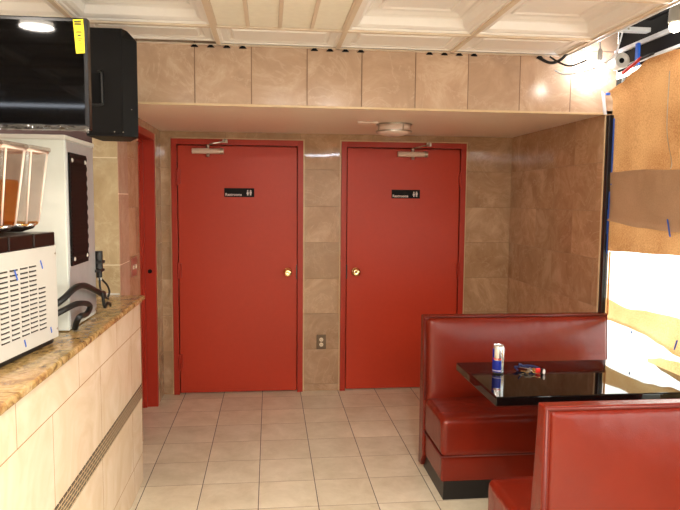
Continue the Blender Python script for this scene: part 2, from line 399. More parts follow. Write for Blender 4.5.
# ================================================================== SETTING
WY, WX, AX, CZ, SY, SZ = 5.30, 2.045, -.868, 2.49, 3.78, 2.152
struct(MB().box(-3.3, 2.3, -3.0, 6.6, -.1, 0).build('floor', M['floor']))
b = MB(); b.box(-2.3, 2.3, 6.5, 6.6, 0, 2.4); b.box(-2.3, 2.3, WY+.15, 6.5, 2.35, 2.4); b.box(2.2, 2.3, WY+.15, 6.5, 0, 2.35); b.box(-2.4, -2.3, 3.85, 6.6, 0, 2.4); b.box(-2.3, -1.1, 3.85, 6.5, 2.35, 2.4); b.box(-1.1, -1.05, WY, WY+.15, 0, 2.35)
struct(b.build('wall_beyond', M['paint']))
# back wall with its two door openings
D1 = (-.784, .2741); D2 = (.5888, 1.6441); DT = 2.093
b = MB()
for x0, x1, z0, z1 in ((-1.1, D1[0], 0, SZ+.02), (D1[1], D2[0], 0, SZ+.02), (D2[1], WX+.06, 0, SZ+.02), (D1[0], D1[1], DT, SZ+.02), (D2[0], D2[1], DT, SZ+.02)):
    b.box(x0, x1, WY, WY+.15, z0, z1)
struct(b.build('wall_back', M['wall_back']))
struct(MB().box(WX, WX+.06, SY, WY, 0, SZ+.02).build('wall_right', M['wall_side']))
# door wall at the left of the alcove
LD = (4.12, 5.03, 2.10)
b = MB(); b.box(AX-.15, AX, LD[1], WY, 0, SZ+.02); b.box(AX-.15, AX, 3.95, LD[0], 0, SZ+.02); b.box(AX-.15, AX, LD[0], LD[1], LD[2], SZ+.02)
struct(b.build('wall_left', M['wall_side']))
# soffit box over the alcove: tiled face, plaster underside
struct(MB().box(-.85, WX+.06, SY, SY+.03, SZ, 2.78).build('wall_soffit', M['soffit']))
struct(MB().box(-1.1, WX+.06, SY+.0005, WY+.15, SZ, SZ+.05).build('ceiling_alcove', M['plaster']))
struct(MB().box(-.85, 2.045, SY-.006, SY+.004, SZ-.006, SZ+.008).build('trim_1', M['trimlight'], bevel=.002))
# column at the end of the counter
struct(MB().box(-.975, -.842, 3.71, 3.95, 0, CZ).build('wall_column', M['tile_light']))
struct(MB().box(-.842, -.838, 3.708, 3.95, 0, CZ).build('wall_column_side', M['tile_pink']))
struct(MB().box(-.975, -.842, 3.95, 4.28, 0, SZ).build('wall_column_rear', M['wall_side']))
struct(MB().box(-3.3, -.975, 3.73, 3.85, 0, CZ).build('wall_partition', M['maroon']))
struct(MB().box(-.96, -.845, 3.700, 3.711, 1.071, 1.080).build('trim_2', M['white']))
# rest of the room, behind the camera
b = MB(); b.box(-3.4, -3.3, -3.0, 3.85, 0, CZ)
struct(b.build('wall_west', M['paint']))
struct(MB().box(-3.4, 2.3, -3.1, -3.0, 0, CZ+.3).build('wall_front', M['paint']))
# white tile trims beside frames
for i, (x, z0, z1) in enumerate(((D1[0]-.012, 0, DT+.01), (D1[1]+.001, 0, DT+.01), (D2[0]-.012, 0, DT+.01), (D2[1]+.001, 0, DT+.01))):
    struct(MB().box(x, x+.011, WY-.006, WY+.002, z0, z1).build('trim_%d' % (3+i), M['trimlight']))
for i, (x0, x1) in enumerate((D1, D2)):
    struct(MB().box(x0-.012, x1+.012, WY-.006, WY+.002, DT+.0005, DT+.011).build('trim_%d' % (7+i), M['trimlight']))
struct(MB().box(AX-.002, AX+.006, LD[1]+.001, LD[1]+.012, 0, LD[2]).build('trim_9', M['trimlight']))
struct(MB().box(WX-.004, WX+.003, SY-.006, SY+.003, 0, SZ-.006).build('trim_10', M['trimlight']))

# ------------------------------------------------------------------ suspended ceiling
XL = [-.285+.6775*k for k in range(-5, 3)] + [1.745]      # grid lines along y
YL = [3.39-.68*k for k in range(0, 10)] + [-3.0]
def coffer(mb, x0, x1, y0, y1, prof, z=CZ):
    rings = []
    for ins, dz in prof:
        rings.append([(x0+ins,y0+ins,z+dz),(x1-ins,y0+ins,z+dz),(x1-ins,y1-ins,z+dz),(x0+ins,y1-ins,z+dz)])
    vs = [p for r in rings for p in r]; n = len(rings); fs = []
    for k in range(n-1):
        for i in range(4): j = (i+1) % 4; fs.append((k*4+i, k*4+j, (k+1)*4+j, (k+1)*4+i))
    fs.append(((n-1)*4, (n-1)*4+1, (n-1)*4+2, (n-1)*4+3)); mb.add(vs, fs)
DEEP = [(.0,.004),(.022,.004),(.026,.012),(.045,.012),(.062,.022),(.070,.060),(.082,.066),(.094,.066),(.112,.078),(.145,.082),(.150,.074),(.158,.074),(.166,.082)]
FLAT = [(.0,.004),(.022,.004),(.026,.010),(.060,.010),(.066,.018),(.082,.018),(.090,.006),(.102,.006)]
b = MB(); lensrect = None
for i in range(len(XL)-1):
    for j in range(len(YL)-1):
        x0, x1, y1, y0 = XL[i], XL[i+1], YL[j], YL[j+1]
        if i == 5 and j == 0: lensrect = (x0, x1, y0, y1); continue
        if (i, j) == (5, 3) or (i, j) == (2, 4): pass
        coffer(b, x0+.004, x1-.004, y0+.004, y1-.004, DEEP)
for i in range(len(XL)-1):
    if XL[i] < -.95: y1 = 3.73
    else: y1 = SY
    coffer(b, XL[i]+.004, XL[i+1]-.004, 3.394, y1-.004, FLAT)
struct(b.build('ceiling', M['ceil'], fix=False))
b = MB()
for x in XL: b.box(x-.012, x+.012, -3.0, SY-.001, CZ-.006, CZ+.006)
for y in YL[:-1]:
    for i in range(len(XL)-1): b.box(XL[i]+.012, XL[i+1]-.012, y-.012, y+.012, CZ-.006, CZ+.006)
b.box(-.84, 1.745, SY-.02, SY-.001, CZ-.006, CZ-.001)
struct(b.build('ceiling_grid', M['grid']))
# lens panel of the unlit recessed light
x0, x1, y0, y1 = lensrect
t = thing('ceiling_light', 'unlit recessed ceiling light with four cream lens strips', 'ceiling light', (0,0,0))
for k in range(4):
    a0 = x0+.014+(x1-x0-.028)*k/4+.010; a1 = x0+.014+(x1-x0-.028)*(k+1)/4-.010
    MB().box(a0, a1, y0+.02, y1-.02, CZ+.002, CZ+.01).build('lens_strip', M['lens'], t)
b = MB()
for k in range(5):
    xx = x0+.014+(x1-x0-.028)*k/4; b.box(xx-.009, xx+.009, y0+.014, y1-.014, CZ-.003, CZ+.012)
b.build('frame', M['grid'], t)
# black wedges added to stand for the dark gaps along the soffit edge
GAPX = []
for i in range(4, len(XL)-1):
    GAPX += [XL[i]+.045, XL[i]+.135, XL[i+1]-.135, XL[i+1]-.045]
ORD = 'first second third fourth fifth sixth seventh eighth ninth tenth eleventh twelfth thirteenth fourteenth fifteenth sixteenth'.split()
proto = None; ngap = 0
for x in GAPX:
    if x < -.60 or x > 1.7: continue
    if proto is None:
        proto = MB().prism([(-.021,0),(.021,0),(.008,.014),(-.008,.014)], -.012, 0, 'y').build('ceiling_gap_wedge', M['black_hole'])
        tag(proto, 'black wedge standing for a dark gap in the joint between ceiling and tiled soffit', 'gap_wedge', 'dark gap wedges along the top of the soffit'); c = proto
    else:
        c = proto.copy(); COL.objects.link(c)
    c['label'] = 'black wedge standing for a dark gap above the tiled soffit, %s one counted from the loudspeaker' % ORD[ngap]; ngap += 1
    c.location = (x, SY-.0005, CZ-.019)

# roof deck and cavity above the ceiling edge
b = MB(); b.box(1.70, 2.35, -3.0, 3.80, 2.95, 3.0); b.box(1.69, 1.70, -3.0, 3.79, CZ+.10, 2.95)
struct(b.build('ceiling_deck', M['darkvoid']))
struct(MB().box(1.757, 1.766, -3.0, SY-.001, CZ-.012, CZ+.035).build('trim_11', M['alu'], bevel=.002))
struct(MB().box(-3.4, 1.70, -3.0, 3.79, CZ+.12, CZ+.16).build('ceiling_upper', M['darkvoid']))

# ------------------------------------------------------------------ shop window at the right
GX = 2.10
b = MB(); b.box(GX-.03, GX+.12, -3.0, SY-.001, 0, .42); struct(b.build('wall_window_base', M['wall_side']))
b = MB(); b.box(2.047, 2.076, 3.735, SY-.0065, 0, SZ-.01); struct(b.build('window_1', M['blackalu'], bevel=.002))
b = MB()
for y in (2.3, .9, -.5, -1.9): b.box(GX+.02, GX+.07, y-.03, y+.03, .42, 2.95)
b.box(GX+.02, GX+.07, -3.0, 3.775, .42, .47)
struct(b.build('window_2', M['blackalu']))
struct(MB().box(GX+.035, GX+.041, -3.0, 3.775, .47, 2.80).build('window_3', M['glass']))
b = MB(); b.box(GX-.02, GX, -3.0, 3.775, 2.505, 2.53); struct(b.build('trim_12', M['alu'], bevel=.003))
b = MB(); b.box(GX-.02, GX, -3.0, 3.775, 2.41, 2.425); struct(b.build('trim_13', M['alu'], bevel=.003))
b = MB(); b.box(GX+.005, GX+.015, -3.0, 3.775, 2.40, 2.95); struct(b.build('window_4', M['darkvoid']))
# outdoors: pavement, and an added unseen board shading the paper's upper part
struct(MB().box(2.3, 9, -6, 12, -.15, -.02).build('pavement', M['walk']))
tag(MB().box(2.22, 3.3, -3, 4.6, 2.36, 2.40).build('shade_board', M['darkvoid']), 'unseen dark board added outside to shade the papered shop window', 'shade_board')

# ------------------------------------------------------------------ red doors
def door(x0, x1, hinge_left, n):
    ft = .045                                           # face of the frame
    b = MB()
    for a0, a1, c0, c1 in ((x0, x0+ft, 0, DT), (x1-ft, x1, 0, DT), (x0+ft, x1-ft, DT-ft, DT)):
        b.box(a0, a1, WY-.022, WY+.12, c0, c1)
    fr = b.build('door_%d' % n, M['frame'], bevel=.002); struct(fr)
    l0, l1, lt = x0+ft+.007, x1-ft-.007, DT-ft-.010
    st = MB(); st.box(x0+ft, x0+ft+.014, WY+.055, WY+.12, 0, DT-ft); st.box(x1-ft-.014, x1-ft, WY+.055, WY+.12, 0, DT-ft); st.box(x0+ft, x1-ft, WY+.055, WY+.12, DT-ft-.014, DT-ft)
    st.build('door_stop', M['frame'], fr)
    lf = MB().box(l0, l1, WY-.008, WY+.036, .012, lt).build('door_leaf', M['door'], fr, bevel=.0015)
    hx = x0+ft+.003 if hinge_left else x1-ft-.003
    for z in (1.79, 1.03, .28):
        h = MB(); h.cyl((hx, WY-.030, z-.06), .008, .12, n=12); h.sphere((hx, WY-.030, z+.062), .007, 6); h.sphere((hx, WY-.030, z-.062), .007, 6)
        h.box(hx-.014, hx+.026 if hinge_left else hx+.014, WY-.024, WY-.008, z-.058, z+.058)
        h.build('hinge', M['frame'], lf, bevel=.001)
    kx = l1-.075 if hinge_left else l0+.075
    ky = WY-.008
    MB().lathe([(.038,0),(.038,-.004),(.030,-.009),(.015,-.012),(.013,-.032),(.024,-.038),(.033,-.050),(.034,-.060),(.028,-.069),(.014,-.073),(.009,-.070),(.002,-.070)], (kx, ky, 1.015), 'y', 28).build('knob', M['gold'], lf, smooth='all')
    ex = l1 if hinge_left else l0
    MB().box(ex-.004, ex+.004, WY-.011, WY+.01, .955, 1.075).build('latch_plate', M['blackalu'], lf)
    return fr
door(D1[0], D1[1], True, 1)
door(D2[0], D2[1], False, 2)
# third door, in the left wall of the alcove
y0, y1, zt = LD
b = MB(); b.box(AX-.14, AX+.004, y0, y0+.045, 0, zt); b.box(AX-.14, AX+.004, y1-.045, y1, 0, zt); b.box(AX-.14, AX+.004, y0+.045, y1-.045, zt-.05, zt)
fr = struct(b.build('door_3', M['frame'], bevel=.002))
MB().box(AX-.14, AX-.075, y1-.065, y1-.045, 0, zt-.05).box(AX-.14, AX-.075, y0+.045, y1-.059, zt-.064, zt-.05).build('door_stop', M['frame'], fr)
lf = MB().box(AX-.138, AX-.098, y0+.05, y1-.062, .012, zt-.068).build('door_leaf', M['door'], fr, bevel=.002)
MB().lathe([(.016,0),(.016,-.004)], (AX-.04, y1-.045, 1.06), 'y', 14).build('latch_hole', M['black_hole'], fr)

# restroom signs
def sign(cx, label):
    t = thing('restroom_sign', label, 'sign', (cx, WY-.008, 1.667), 0, 'restroom signs on the red doors')
    MB().box(-.121, .121, -.004, 0, -.036, .036).build('plate', M['sign'], t, bevel=.004)
    vs, fs = text_mb('Restrooms', .030, .0006)
    b = MB(); b.add([(v[0]-.113, -.0048, v[1]-.026) for v in vs], fs); b.build('lettering', M['signtext'], t, fix=False)
    b = MB()
    def fig(x, woman):
        b.lathe([(.0055,-.0048),(.0055,-.0043)], (x, 0, .0155), 'y', 12)
        if woman: P = [(x-.003,.009),(x+.003,.009),(x+.011,-.008),(x+.005,-.008),(x+.005,-.022),(x-.005,-.022),(x-.005,-.008),(x-.011,-.008)]
        else: P = [(x-.008,.009),(x+.008,.009),(x+.008,-.006),(x+.005,-.006),(x+.005,-.022),(x-.005,-.022),(x-.005,-.006),(x-.008,-.006)]
        b.prism(P, -.0048, -.0043, 'y')
    fig(.068, True); fig(.092, False); b.box(.0795, .0805, -.0048, -.0043, -.024, .022)
    b.build('pictogram', M['signtext'], t)
    return t
sign(-.245, 'black restrooms sign on the red door beside the counter')
sign(1.133, 'black restrooms sign on the red door beside the booth')

# door closers
def closer(cx, s, label):
    t = thing('door_closer', label, 'door closer', (cx, WY-.008, 1.995), 0, 'door closers')
    b = MB(); b.cyl((-.125, -.034, 0), .022, .25, 'x', 18); b.build('body', M['closer'], t, smooth=True)
    MB().cyl((.108*s-.012, -.034, 0), .025, .024, 'x', 18).build('end_cap', M['chrome'], t, smooth=True)
    MB().box(-.07, .06, -.014, 0, -.016, .016).build('bracket', M['closer'], t)
    b = MB(); b.lathe([(.010,-.045),(.015,-.040),(.015,-.026),(.011,-.02),(.011,.030),(.015,.034),(.015,.044),(.008,.052)], (0, -.034, 0), 'z', 16); b.build('pinion', M['chrome'], t, smooth=True)
    b = MB(); b.tube([(0,-.034,.047),(.045*s,-.075,.058),(.125*s,-.050,.075),(.135*s,-.035,.082)], .006, 8, 2); b.build('arm', M['chrome'], t, smooth=True)
    b = MB(); b.box(min(.115*s,.155*s), max(.115*s,.155*s), -.040, -.0145, .068, .094); b.sphere((.135*s, -.04, .09), .010, 8); b.build('arm_shoe', M['chrome'], t)
    return t
closer(-.49, 1, 'beige door closer on the red door beside the counter')
closer(1.18, 1, 'beige door closer on the red door beside the booth')

# outlets
t = thing('wall_outlet', 'small steel double wall outlet between the two red doors', 'outlet', (.431, WY, .42))
MB().box(-.040, .040, -.006, 0, -.062, .062).build('plate', M['outlet'], t, bevel=.003)
for dz in (.021, -.021):
    b = MB(); b.lathe([(.017,-.0061),(.017,-.0095)], (0,0,dz), 'y', 20); s_ = b.build('socket', M['outletw'], t)
    MB().box(-.007, -.005, -.0102, -.0094, dz-.004, dz+.006).box(.005, .007, -.0102, -.0094, dz-.004, dz+.006).cyl((0,-.0102,dz-.009), .0022, .0008, 'y', 8).build('slot', M['ink'], s_)
t = thing('wall_switch', 'dull reddish switch plate on the tiles behind the counter end', 'switch', (-.842, 4.08, 1.19))
MB().box(0, .006, -.075, .075, -.058, .058).build('plate', plain('switch_plate', '9c5c4c', .3), t, bevel=.002)
for dy in (-.036, .036): MB().box(.006, .011, dy-.006, dy+.006, -.012, .012).build('toggle', M['outletw'], t, bevel=.001)

# round flush lamp under the soffit
t = thing('flush_lamp', 'round unlit frosted flush lamp on the soffit underside', 'ceiling light', (.875, 4.52, SZ))
MB().lathe([(.118,0),(.118,-.056),(.112,-.064),(.09,-.075),(.05,-.083),(.01,-.086)], (0,0,0), 'z', 40).build('glass_shade', M['lampglass'], t, smooth='all')
for z in (-.006, -.054):
    MB().lathe([(.119,z-.004),(.129,z-.005),(.129,z+.004),(.119,z+.004)], (0,0,0), 'z', 40, False).build('ring', M['chrome'], t, smooth=True)
for a in (200, 290, 20, 110):
    ca, sa = math.cos(math.radians(a)), math.sin(math.radians(a))
    MB().tube([(.124*ca,.124*sa,-.003),(.124*ca,.124*sa,-.058)], .004, 8, 1).build('strap', M['chrome'], t)
tag(MB().box(.60, .745, 4.40, 4.425, SZ-.012, SZ).build('cable_cover', M['lampglass'], bevel=.003), 'pale cable cover on the soffit beside the round lamp', 'cable cover')

# ------------------------------------------------------------------ round downlights: first mirrored in the television, the rest added unseen for light
DL = [(-1.15,1.18),(.55,1.27),(.10,.9),(-2.2,2.2),(1.2,.0),(-1.0,-.4),(.35,-.8),(-2.4,.4),(-.3,-2.0),(1.1,-2.0)]
dlm = emit('lamp_face', 'fff0dc', RIM)
def downlight(x, y, label):
    t = thing('downlight', label, 'ceiling light', (x, y, CZ), 0, 'round downlights, one mirrored in the television and the rest added unseen for light')
    MB().lathe([(.078,.004),(.092,.002),(.092,-.006),(.078,-.008)], (0,0,0), 'z', 32, False).build('trim_ring', M['white'], t, smooth=True)
    MB().lathe([(.076,-.002),(.076,-.018),(.070,-.021),(.02,-.022)], (0,0,0), 'z', 32).build('lamp_face', dlm, t)
    la = bpy.data.lights.new('downlight_bulb', 'AREA'); la.shape = 'DISK'; la.size = .16; la.energy = LAMP; la.color = LAMPCOL
    lo = bpy.data.objects.new('downlight_bulb', la); COL.objects.link(lo); lo.parent = t; lo.location = (0,0,-.03)
for k, (x, y) in enumerate(DL): downlight(x, y, 'round lit downlight in the ceiling mirrored in the television screen' if k == 0 else 'unseen round downlight added for light in the coffered ceiling, %s one away from the television' % ORD[k-1])
# long lamp over the shop front, behind the camera: seen as a thin streak in the polished tiles
t = thing('strip_lamp', 'long thin tube lamp over the shop front', 'ceiling light', (0,-1.5,2.435))
MB().box(-2.6, 1.7, -.03, .03, .015, .06).build('housing', M['white'], t)
MB().cyl((-2.55, 0, 0), .013, 4.2, 'x', 12).build('tube', emit('tube_glow', 'eaf2ff', TUBE), t)

# ================================================================== BOOTHS
def booth(loc, flip, label, sf=0.0):
    """local frame: seat front at y=0, back of the backrest at y=.485, length along +x from 0 to 1.14"""
    L = 1.155; t = thing('booth_bench', label, 'booth', loc, 0)
    sg = -1 if flip else 1
    def my(v): return (v[0], sg*v[1], v[2])
    def B(mb): mb.v = [my(v) for v in mb.v]; return mb
    B(MB().box(.026, L-.03, .012-sf, .455, 0, .105)).build('kick_base', M['kick'], t, bevel=.002)
    B(rbox(.012, L-.01, .002-sf, .38, .105, .245, .010)).build('skirt', M['vinyl'], t, smooth='all')
    def pf(u, v, w_):
        k = (1-u**4)*(1-v**4)
        return (0, -.004*(1-u**4)*(1 if v < -.5 else 0), (.020*k if w_ > 0 else 0))
    B(rbox(.006-sf*.3, L-.005, -.012-sf, .38, .245, .455+sf*.2, .030, pf)).build('seat_cushion', M['vinyl'], t, smooth='all')
    # backrest shell: narrow at the top, deeper at the seat
    y1 = .485
    P = [(y1, .02), (y1, .935), (y1-.055, .935), (y1-.10, .40), (y1-.10, .10), (y1-.05, .02)]
    B(MB().prism(P, 0, L, 'x')).build('backrest_shell', M['vinyl'], t, bevel=.008, seg=3)
    # padded front, following the slanted inner face
    def slant(p):
        f = max(0, (p.z-.40)/.535); return (p.x, p.y + f*.045 , p.z)
    def pf2(u, v, w_):
        k = (1-abs(u)**6)*(1-abs(w_)**4)
        g = .0022*math.sin(u*95+math.sin(u*17)*2)*max(0, w_-.72)/.28 if v < 0 else 0
        return (0, -.022*k + g if v < 0 else 0, 0)
    B(rbox(.020, L-.02, y1-.135, y1-.08, .420, .922, .024, pf2, nm=60, shape=slant)).build('back_cushion', M['vinyl'], t, smooth='all')
    def pf3(u, v, w_):
        k = (1-abs(u)**6)*(1-abs(w_)**4)
        g = .0022*math.sin(u*88+math.sin(u*23)*2)*max(0, w_-.72)/.28 if v > 0 else 0
        return (0, .018*k + g if v > 0 else 0, 0)
    B(rbox(.020, L-.02, y1-.02, y1+.010, .10, .922, .016, pf3, nm=60)).build('rear_padding', M['vinyl'], t, smooth='all')
    # piping along the edges
    for i, (pts) in enumerate(([(0.009,y1+.001,.06),(.009,y1+.001,.928),(L-.009,y1+.001,.928),(L-.009,y1+.001,.06)],
                 [(.009,y1-.100,.44),(.009,y1-.057,.928),(L-.009,y1-.057,.928),(L-.009,y1-.100,.44)])):
        b = MB()
        for a, c in zip(pts[:-1], pts[1:]): b.tube([a, c], .0055, 8, 1); b.sphere(c, .0055, 6)
        B(b).build('piping', M['piping'], t, smooth='all')
    B(MB().tube([(.008,-.006,.248),(L-.01,-.006,.248)], .004, 8, 1).tube([(.008,-.006,.248),(.008,.39,.248)], .004, 8, 1)).build('seat_piping', M['piping'], t, smooth='all')
    return t
booth((.905, 3.248, 0), False, 'red vinyl booth bench facing the viewer, far side of the table')
booth((.910, 2.478, 0), True, 'red vinyl booth bench in the near corner with its padded back turned', .03)

# ------------------------------------------------------------------ table
t = thing('table', 'glossy black rectangular table between the two red booths', 'table', (1.52, 2.96, 0))
MB().box(-.523, .535, -.278, .335, .706, .750).build('tabletop', M['gloss'], t, bevel=.007, seg=4)
MB().lathe([(.032,.02),(.032,.66)], (.08,0,0), 'z', 20).build('pedestal', M['kick'], t, smooth=True)
MB().lathe([(.20,0),(.20,.010),(.05,.024)], (.08,0,0), 'z', 32).build('base_plate', M['kick'], t)
MB().box(-.14, .30, -.14, .14, .66, .706).build('mounting_plate', M['kick'], t)

# energy drink can
cx, cyy = 1.147, 3.07
t = thing('drink_can', 'blue and silver energy drink can standing on the black table', 'can', (cx, cyy, .75))
R = .029
MB().lathe([(.022,0),(R-.002,.004),(R,.010),(R,.128),(R-.002,.134),(.025,.142),(.0255,.145),(.024,.146),(.022,.141),(.002,.141)], (0,0,0), 'z', 36).build('body', M['silver'], t, smooth=True)
b = MB()
def patch(a0, a1, z0, z1, sk=0, n=10):
    vs = []; fs = []
    for i in range(n+1):
        a = math.radians(a0+(a1-a0)*i/n); r = R+.0005; f = i/n
        vs.append((r*math.sin(a), -r*math.cos(a), z0+sk*f)); vs.append((r*math.sin(a), -r*math.cos(a), z1+sk*f))
    for i in range(n): fs.append((2*i,2*i+2,2*i+3,2*i+1))
    b.add(vs, fs)
patch(-95, 12, .010, .070, 0); patch(-160, -62, .070, .128, 0); patch(95, 190, .012, .072, 0)
b.build('blue_panel', M['canblue'], t, fix=False)
def wrap(s, size, amid, z0, mat, nm):
    vs, fs = text_mb(s, size, .0003); wd = max(v[0] for v in vs); b = MB()
    b.add([((R+.0012)*math.sin(amid+(v[0]-wd/2)/R), -(R+.0012)*math.cos(amid+(v[0]-wd/2)/R), z0+v[1]) for v in vs], fs); b.build(nm, mat, t, fix=False)
wrap('Red Bull', .0125, math.radians(-32), .074, M['redp'], 'red_lettering')
wrap('ENERGY DRINK', .0065, math.radians(-35), .016, M['signtext'], 'white_lettering')
MB().tube([(-.006,-.010,.1425),(.006,-.010,.1425),(.006,.004,.1425),(-.006,.004,.1425)], .0012, 6, 1, True).build('pull_tab', M['silver'], t)

# keys with a lanyard
t = thing('key_bunch', 'bunch of keys with a navy lanyard lying on the black table', 'keys', (1.318, 3.06, .75)); t.scale = (.72, 1.0, 1.5)
b = MB(); b.tube([(-.085,.02,.006),(-.095,.05,.012),(-.06,.065,.010),(0,.062,.014),(.055,.05,.012),(.075,.02,.010),(.05,.03,.008),(0,.045,.008),(-.05,.05,.020),(-.075,.03,.024)], .0038, 8, 5); b.build('lanyard', M['navy'], t, smooth='all')
b = MB(); b.tube([(.018*math.cos(a*PI/6)-.01, .018*math.sin(a*PI/6)+.0, .010+.004*math.sin(a)) for a in range(12)], .0016, 6, 2, True); b.build('key_ring', M['chrome'], t, smooth='all')
for k, (ang, x, y, z) in enumerate(((2.9,-.02,-.002,.004),(3.6,-.018,-.012,.009),(-.9,0,-.015,.006),(2.5,-.02,.012,.013),(-.2,.01,.0,.012))):
    b = MB(); b.m = Matrix.Translation((x,y,z)) @ Matrix.Rotation(ang,4,'Z') @ Matrix.Rotation(.12*(k-2),4,'X')
    b.lathe([(.012,-.001),(.012,.001)], (.010,0,0), 'z', 14); b.prism([(.020,-.004),(.050,-.004),(.052,-.001),(.049,.004),(.045,.002),(.041,.004),(.036,.002),(.031,.004),(.020,.004)], -.001, .001, 'z')
    b.build('key', M['gold'] if k % 2 == 0 else M['chrome'], t)
o = rbox(.028, .062, -.016, .004, .002, .016, .005, nm=3); o.build('red_fob', M['redp'], t, smooth='all')
b = rbox(.058, .088, -.032, -.004, .001, .017, .007, nm=3); rf = b.build('remote_fob', M['rubber'], t, smooth='all')
MB().lathe([(.009,0),(.009,-.003),(.007,-.004)], (.073, -.0325, .009), 'y', 16).build('button', M['signtext'], rf)

# ================================================================== COUNTER
t = thing('counter', 'counter with beige tiled front and mosaic strip at the left', 'counter', (-1.05, 2.0, 0))
def L_(mb): mb.v = [(v[0]+1.05, v[1]-2.0, v[2]) for v in mb.v]; return mb
L_(MB().box(-1.45, -.723, -1.2, 3.655, 0, 1.04)).build('tiled_body', M['counter_tile'], t, bevel=.002)
L_(MB().box(-.7235, -.7195, -1.2, 3.653, .492, .572)).build('mosaic_strip', M['mosaic'], t)
b = MB(); b.box(-1.47, -.702, -1.2, 3.695, 1.042, 1.07)
o = tag(b.build('granite_worktop', M['granite'], bevel=.010, seg=4), 'mottled golden granite worktop lying on the tiled counter', 'countertop')

# ------------------------------------------------------------------ juice dispenser
t = thing('juice_dispenser', 'white juice dispenser with clear tanks and louvred side on the counter', 'drink dispenser', (-.797, 2.50, 1.07), -.129)
# local: x to the right (outwards), y towards the far end; outer face x=0, far end y=0
LN = .82
b = MB(); b.box(-.42, 0, -LN, 0, .022, .370); b.build('housing', M['white'], t, bevel=.003)
for y in (-.06, -LN+.06):
    for x in (-.05, -.37): MB().cyl((x,y,0), .018, .022, n=14).build('foot', M['rubber'], t)
MB().box(-.40, -.012, -LN+.02, -.02, .004, .022).build('underframe', M['rubber'], t)
LV = (.120, .183, .242, .307, .371, .435, .499)
holes = MB(); hoods = MB()
for ci, u in enumerate(LV):
    n = 15 if ci > 0 else 10; zt = .316 if ci > 0 else .232
    for k in range(n):
        z = zt - k*.0163
        hw = .024
        hoods.add([(.0006,-u-hw,z),(.0006,-u+hw,z),(.0035,-u+hw,z-.005),(.0035,-u-hw,z-.005)], [(0,1,2,3)])
        holes.box(-.001, .0012, -u-hw, -u+hw, z-.0108, z-.0048)
hoods.build('louvres', M['white'], t, fix=False); holes.build('louvre_slots', M['ink'], t)
for u, z, a, ln in ((.120,.309,.45,.034),(.305,.292,.45,.040),(.062,.060,.35,.024),(.251,.052,.35,.028)):
    b = MB(); b.m = Matrix.Translation((.0065 if ln > .03 and u > .3 else .0012,-u,z)) @ Matrix.Rotation(a,4,'X'); b.box(0,.0006,-.0035,.0035,-ln/2,ln/2); b.build('blue_tape', M['tape'], t)
for z in (.055, .34): MB().cyl((0,-.012,z), .004, .002, 'x', 10).build('screw', M['chrome'], t)
# brown tray blocks and tanks
for k in range(5):
    a = -.004-.163*k
    MB().box(-.40, -.002, a-.158, a, .370, .420).build('tray', M['brown'], t, bevel=.004)
    MB().box(-.30, -.004, a-.162, a-.160, .372, .419).build('joint', M['coil'], t)
    c = a-.080
    foil = MB()
    foil.lathe([(.03,.422),(.07,.424),(.098,.436),(.104,.452),(.102,.455),(.092,.441),(.03,.430)], (0,0,0), 'z', 40)
    foil.v = [(v[0]*1.5-.19, v[1]*.74+c, v[2]+.005*noise.noise(Vector((v[0]*70,v[1]*70,k*3.1)))) for v in foil.v]
    foil.build('drip_dish', M['foil'], t, smooth='all')
    # tapered clear tank
    x0b, x1b, x0t, x1t = -.36, -.045, -.38, -.012
    def ring(z, f): 
        x0 = x0b+(x0t-x0b)*f; x1 = x1b+(x1t-x1b)*f; h = .050+.016*f
        return [(x0,c-h,z),(x1,c-h,z),(x1,c+h,z),(x0,c+h,z)]
    tk = MB(); tk.add(ring(.44,0)+ring(.715,1), [(0,3,2,1),(0,1,5,4),(1,2,6,5),(2,3,7,6),(3,0,4,7)])
    o = tk.build('tank', M['tank'], t, bevel=.018, seg=4)
    b = MB(); b.tube([(x0t,c-.067,.712),(x1t,c-.067,.712),(x1t,c+.067,.712),(x0t,c+.067,.712)], .006, 8, 1, True); b.build('rim', M['lampglass'], t, smooth='all')
    for hh in (-1, 1):
        r_ = MB(); r_.tube([(x1b+.001, c+hh*.044, .455),(x1t+.001, c+hh*.059, .708)], .0035, 8, 1); r_.build('corner_highlight', M['lampglass'], t, smooth='all')  # pale tubes standing for bright highlights along the tank's outer corners
    lid = MB(); lid.box(-.39, -.004, c-.078, c+.078, .712, .730); lid.build('lid', M['tank'], t, bevel=.006)
    if True:
        f = .62 if k else .06
        def ring2(z, q, sh): return [(p[0]*.97, c+(p[1]-c)*sh, z) for p in ring(z, q)]
        jc = MB(); jc.add(ring2(.446,0,.90)+ring2(.446+.26*f,.9*f,.90), [(0,3,2,1),(4,5,6,7),(0,1,5,4),(1,2,6,5),(2,3,7,6),(3,0,4,7)])
        jc.build('juice', M['juice'], t, bevel=.012, seg=3)
    MB().lathe([(.012,.44),(.012,.70)], (-.19, c, 0), 'z', 16).build('pump_column', M['lampglass'], t, smooth=True)
MB().box(-.05, -.01, -.004, .006, .385, .405).build('latch', M['rubber'], t, bevel=.002)

# ------------------------------------------------------------------ tall white machine
t = thing('freezer_machine', 'tall white and steel drinks machine with dark coil panel on the counter', 'drink machine', (-.815, 2.69, 1.07))
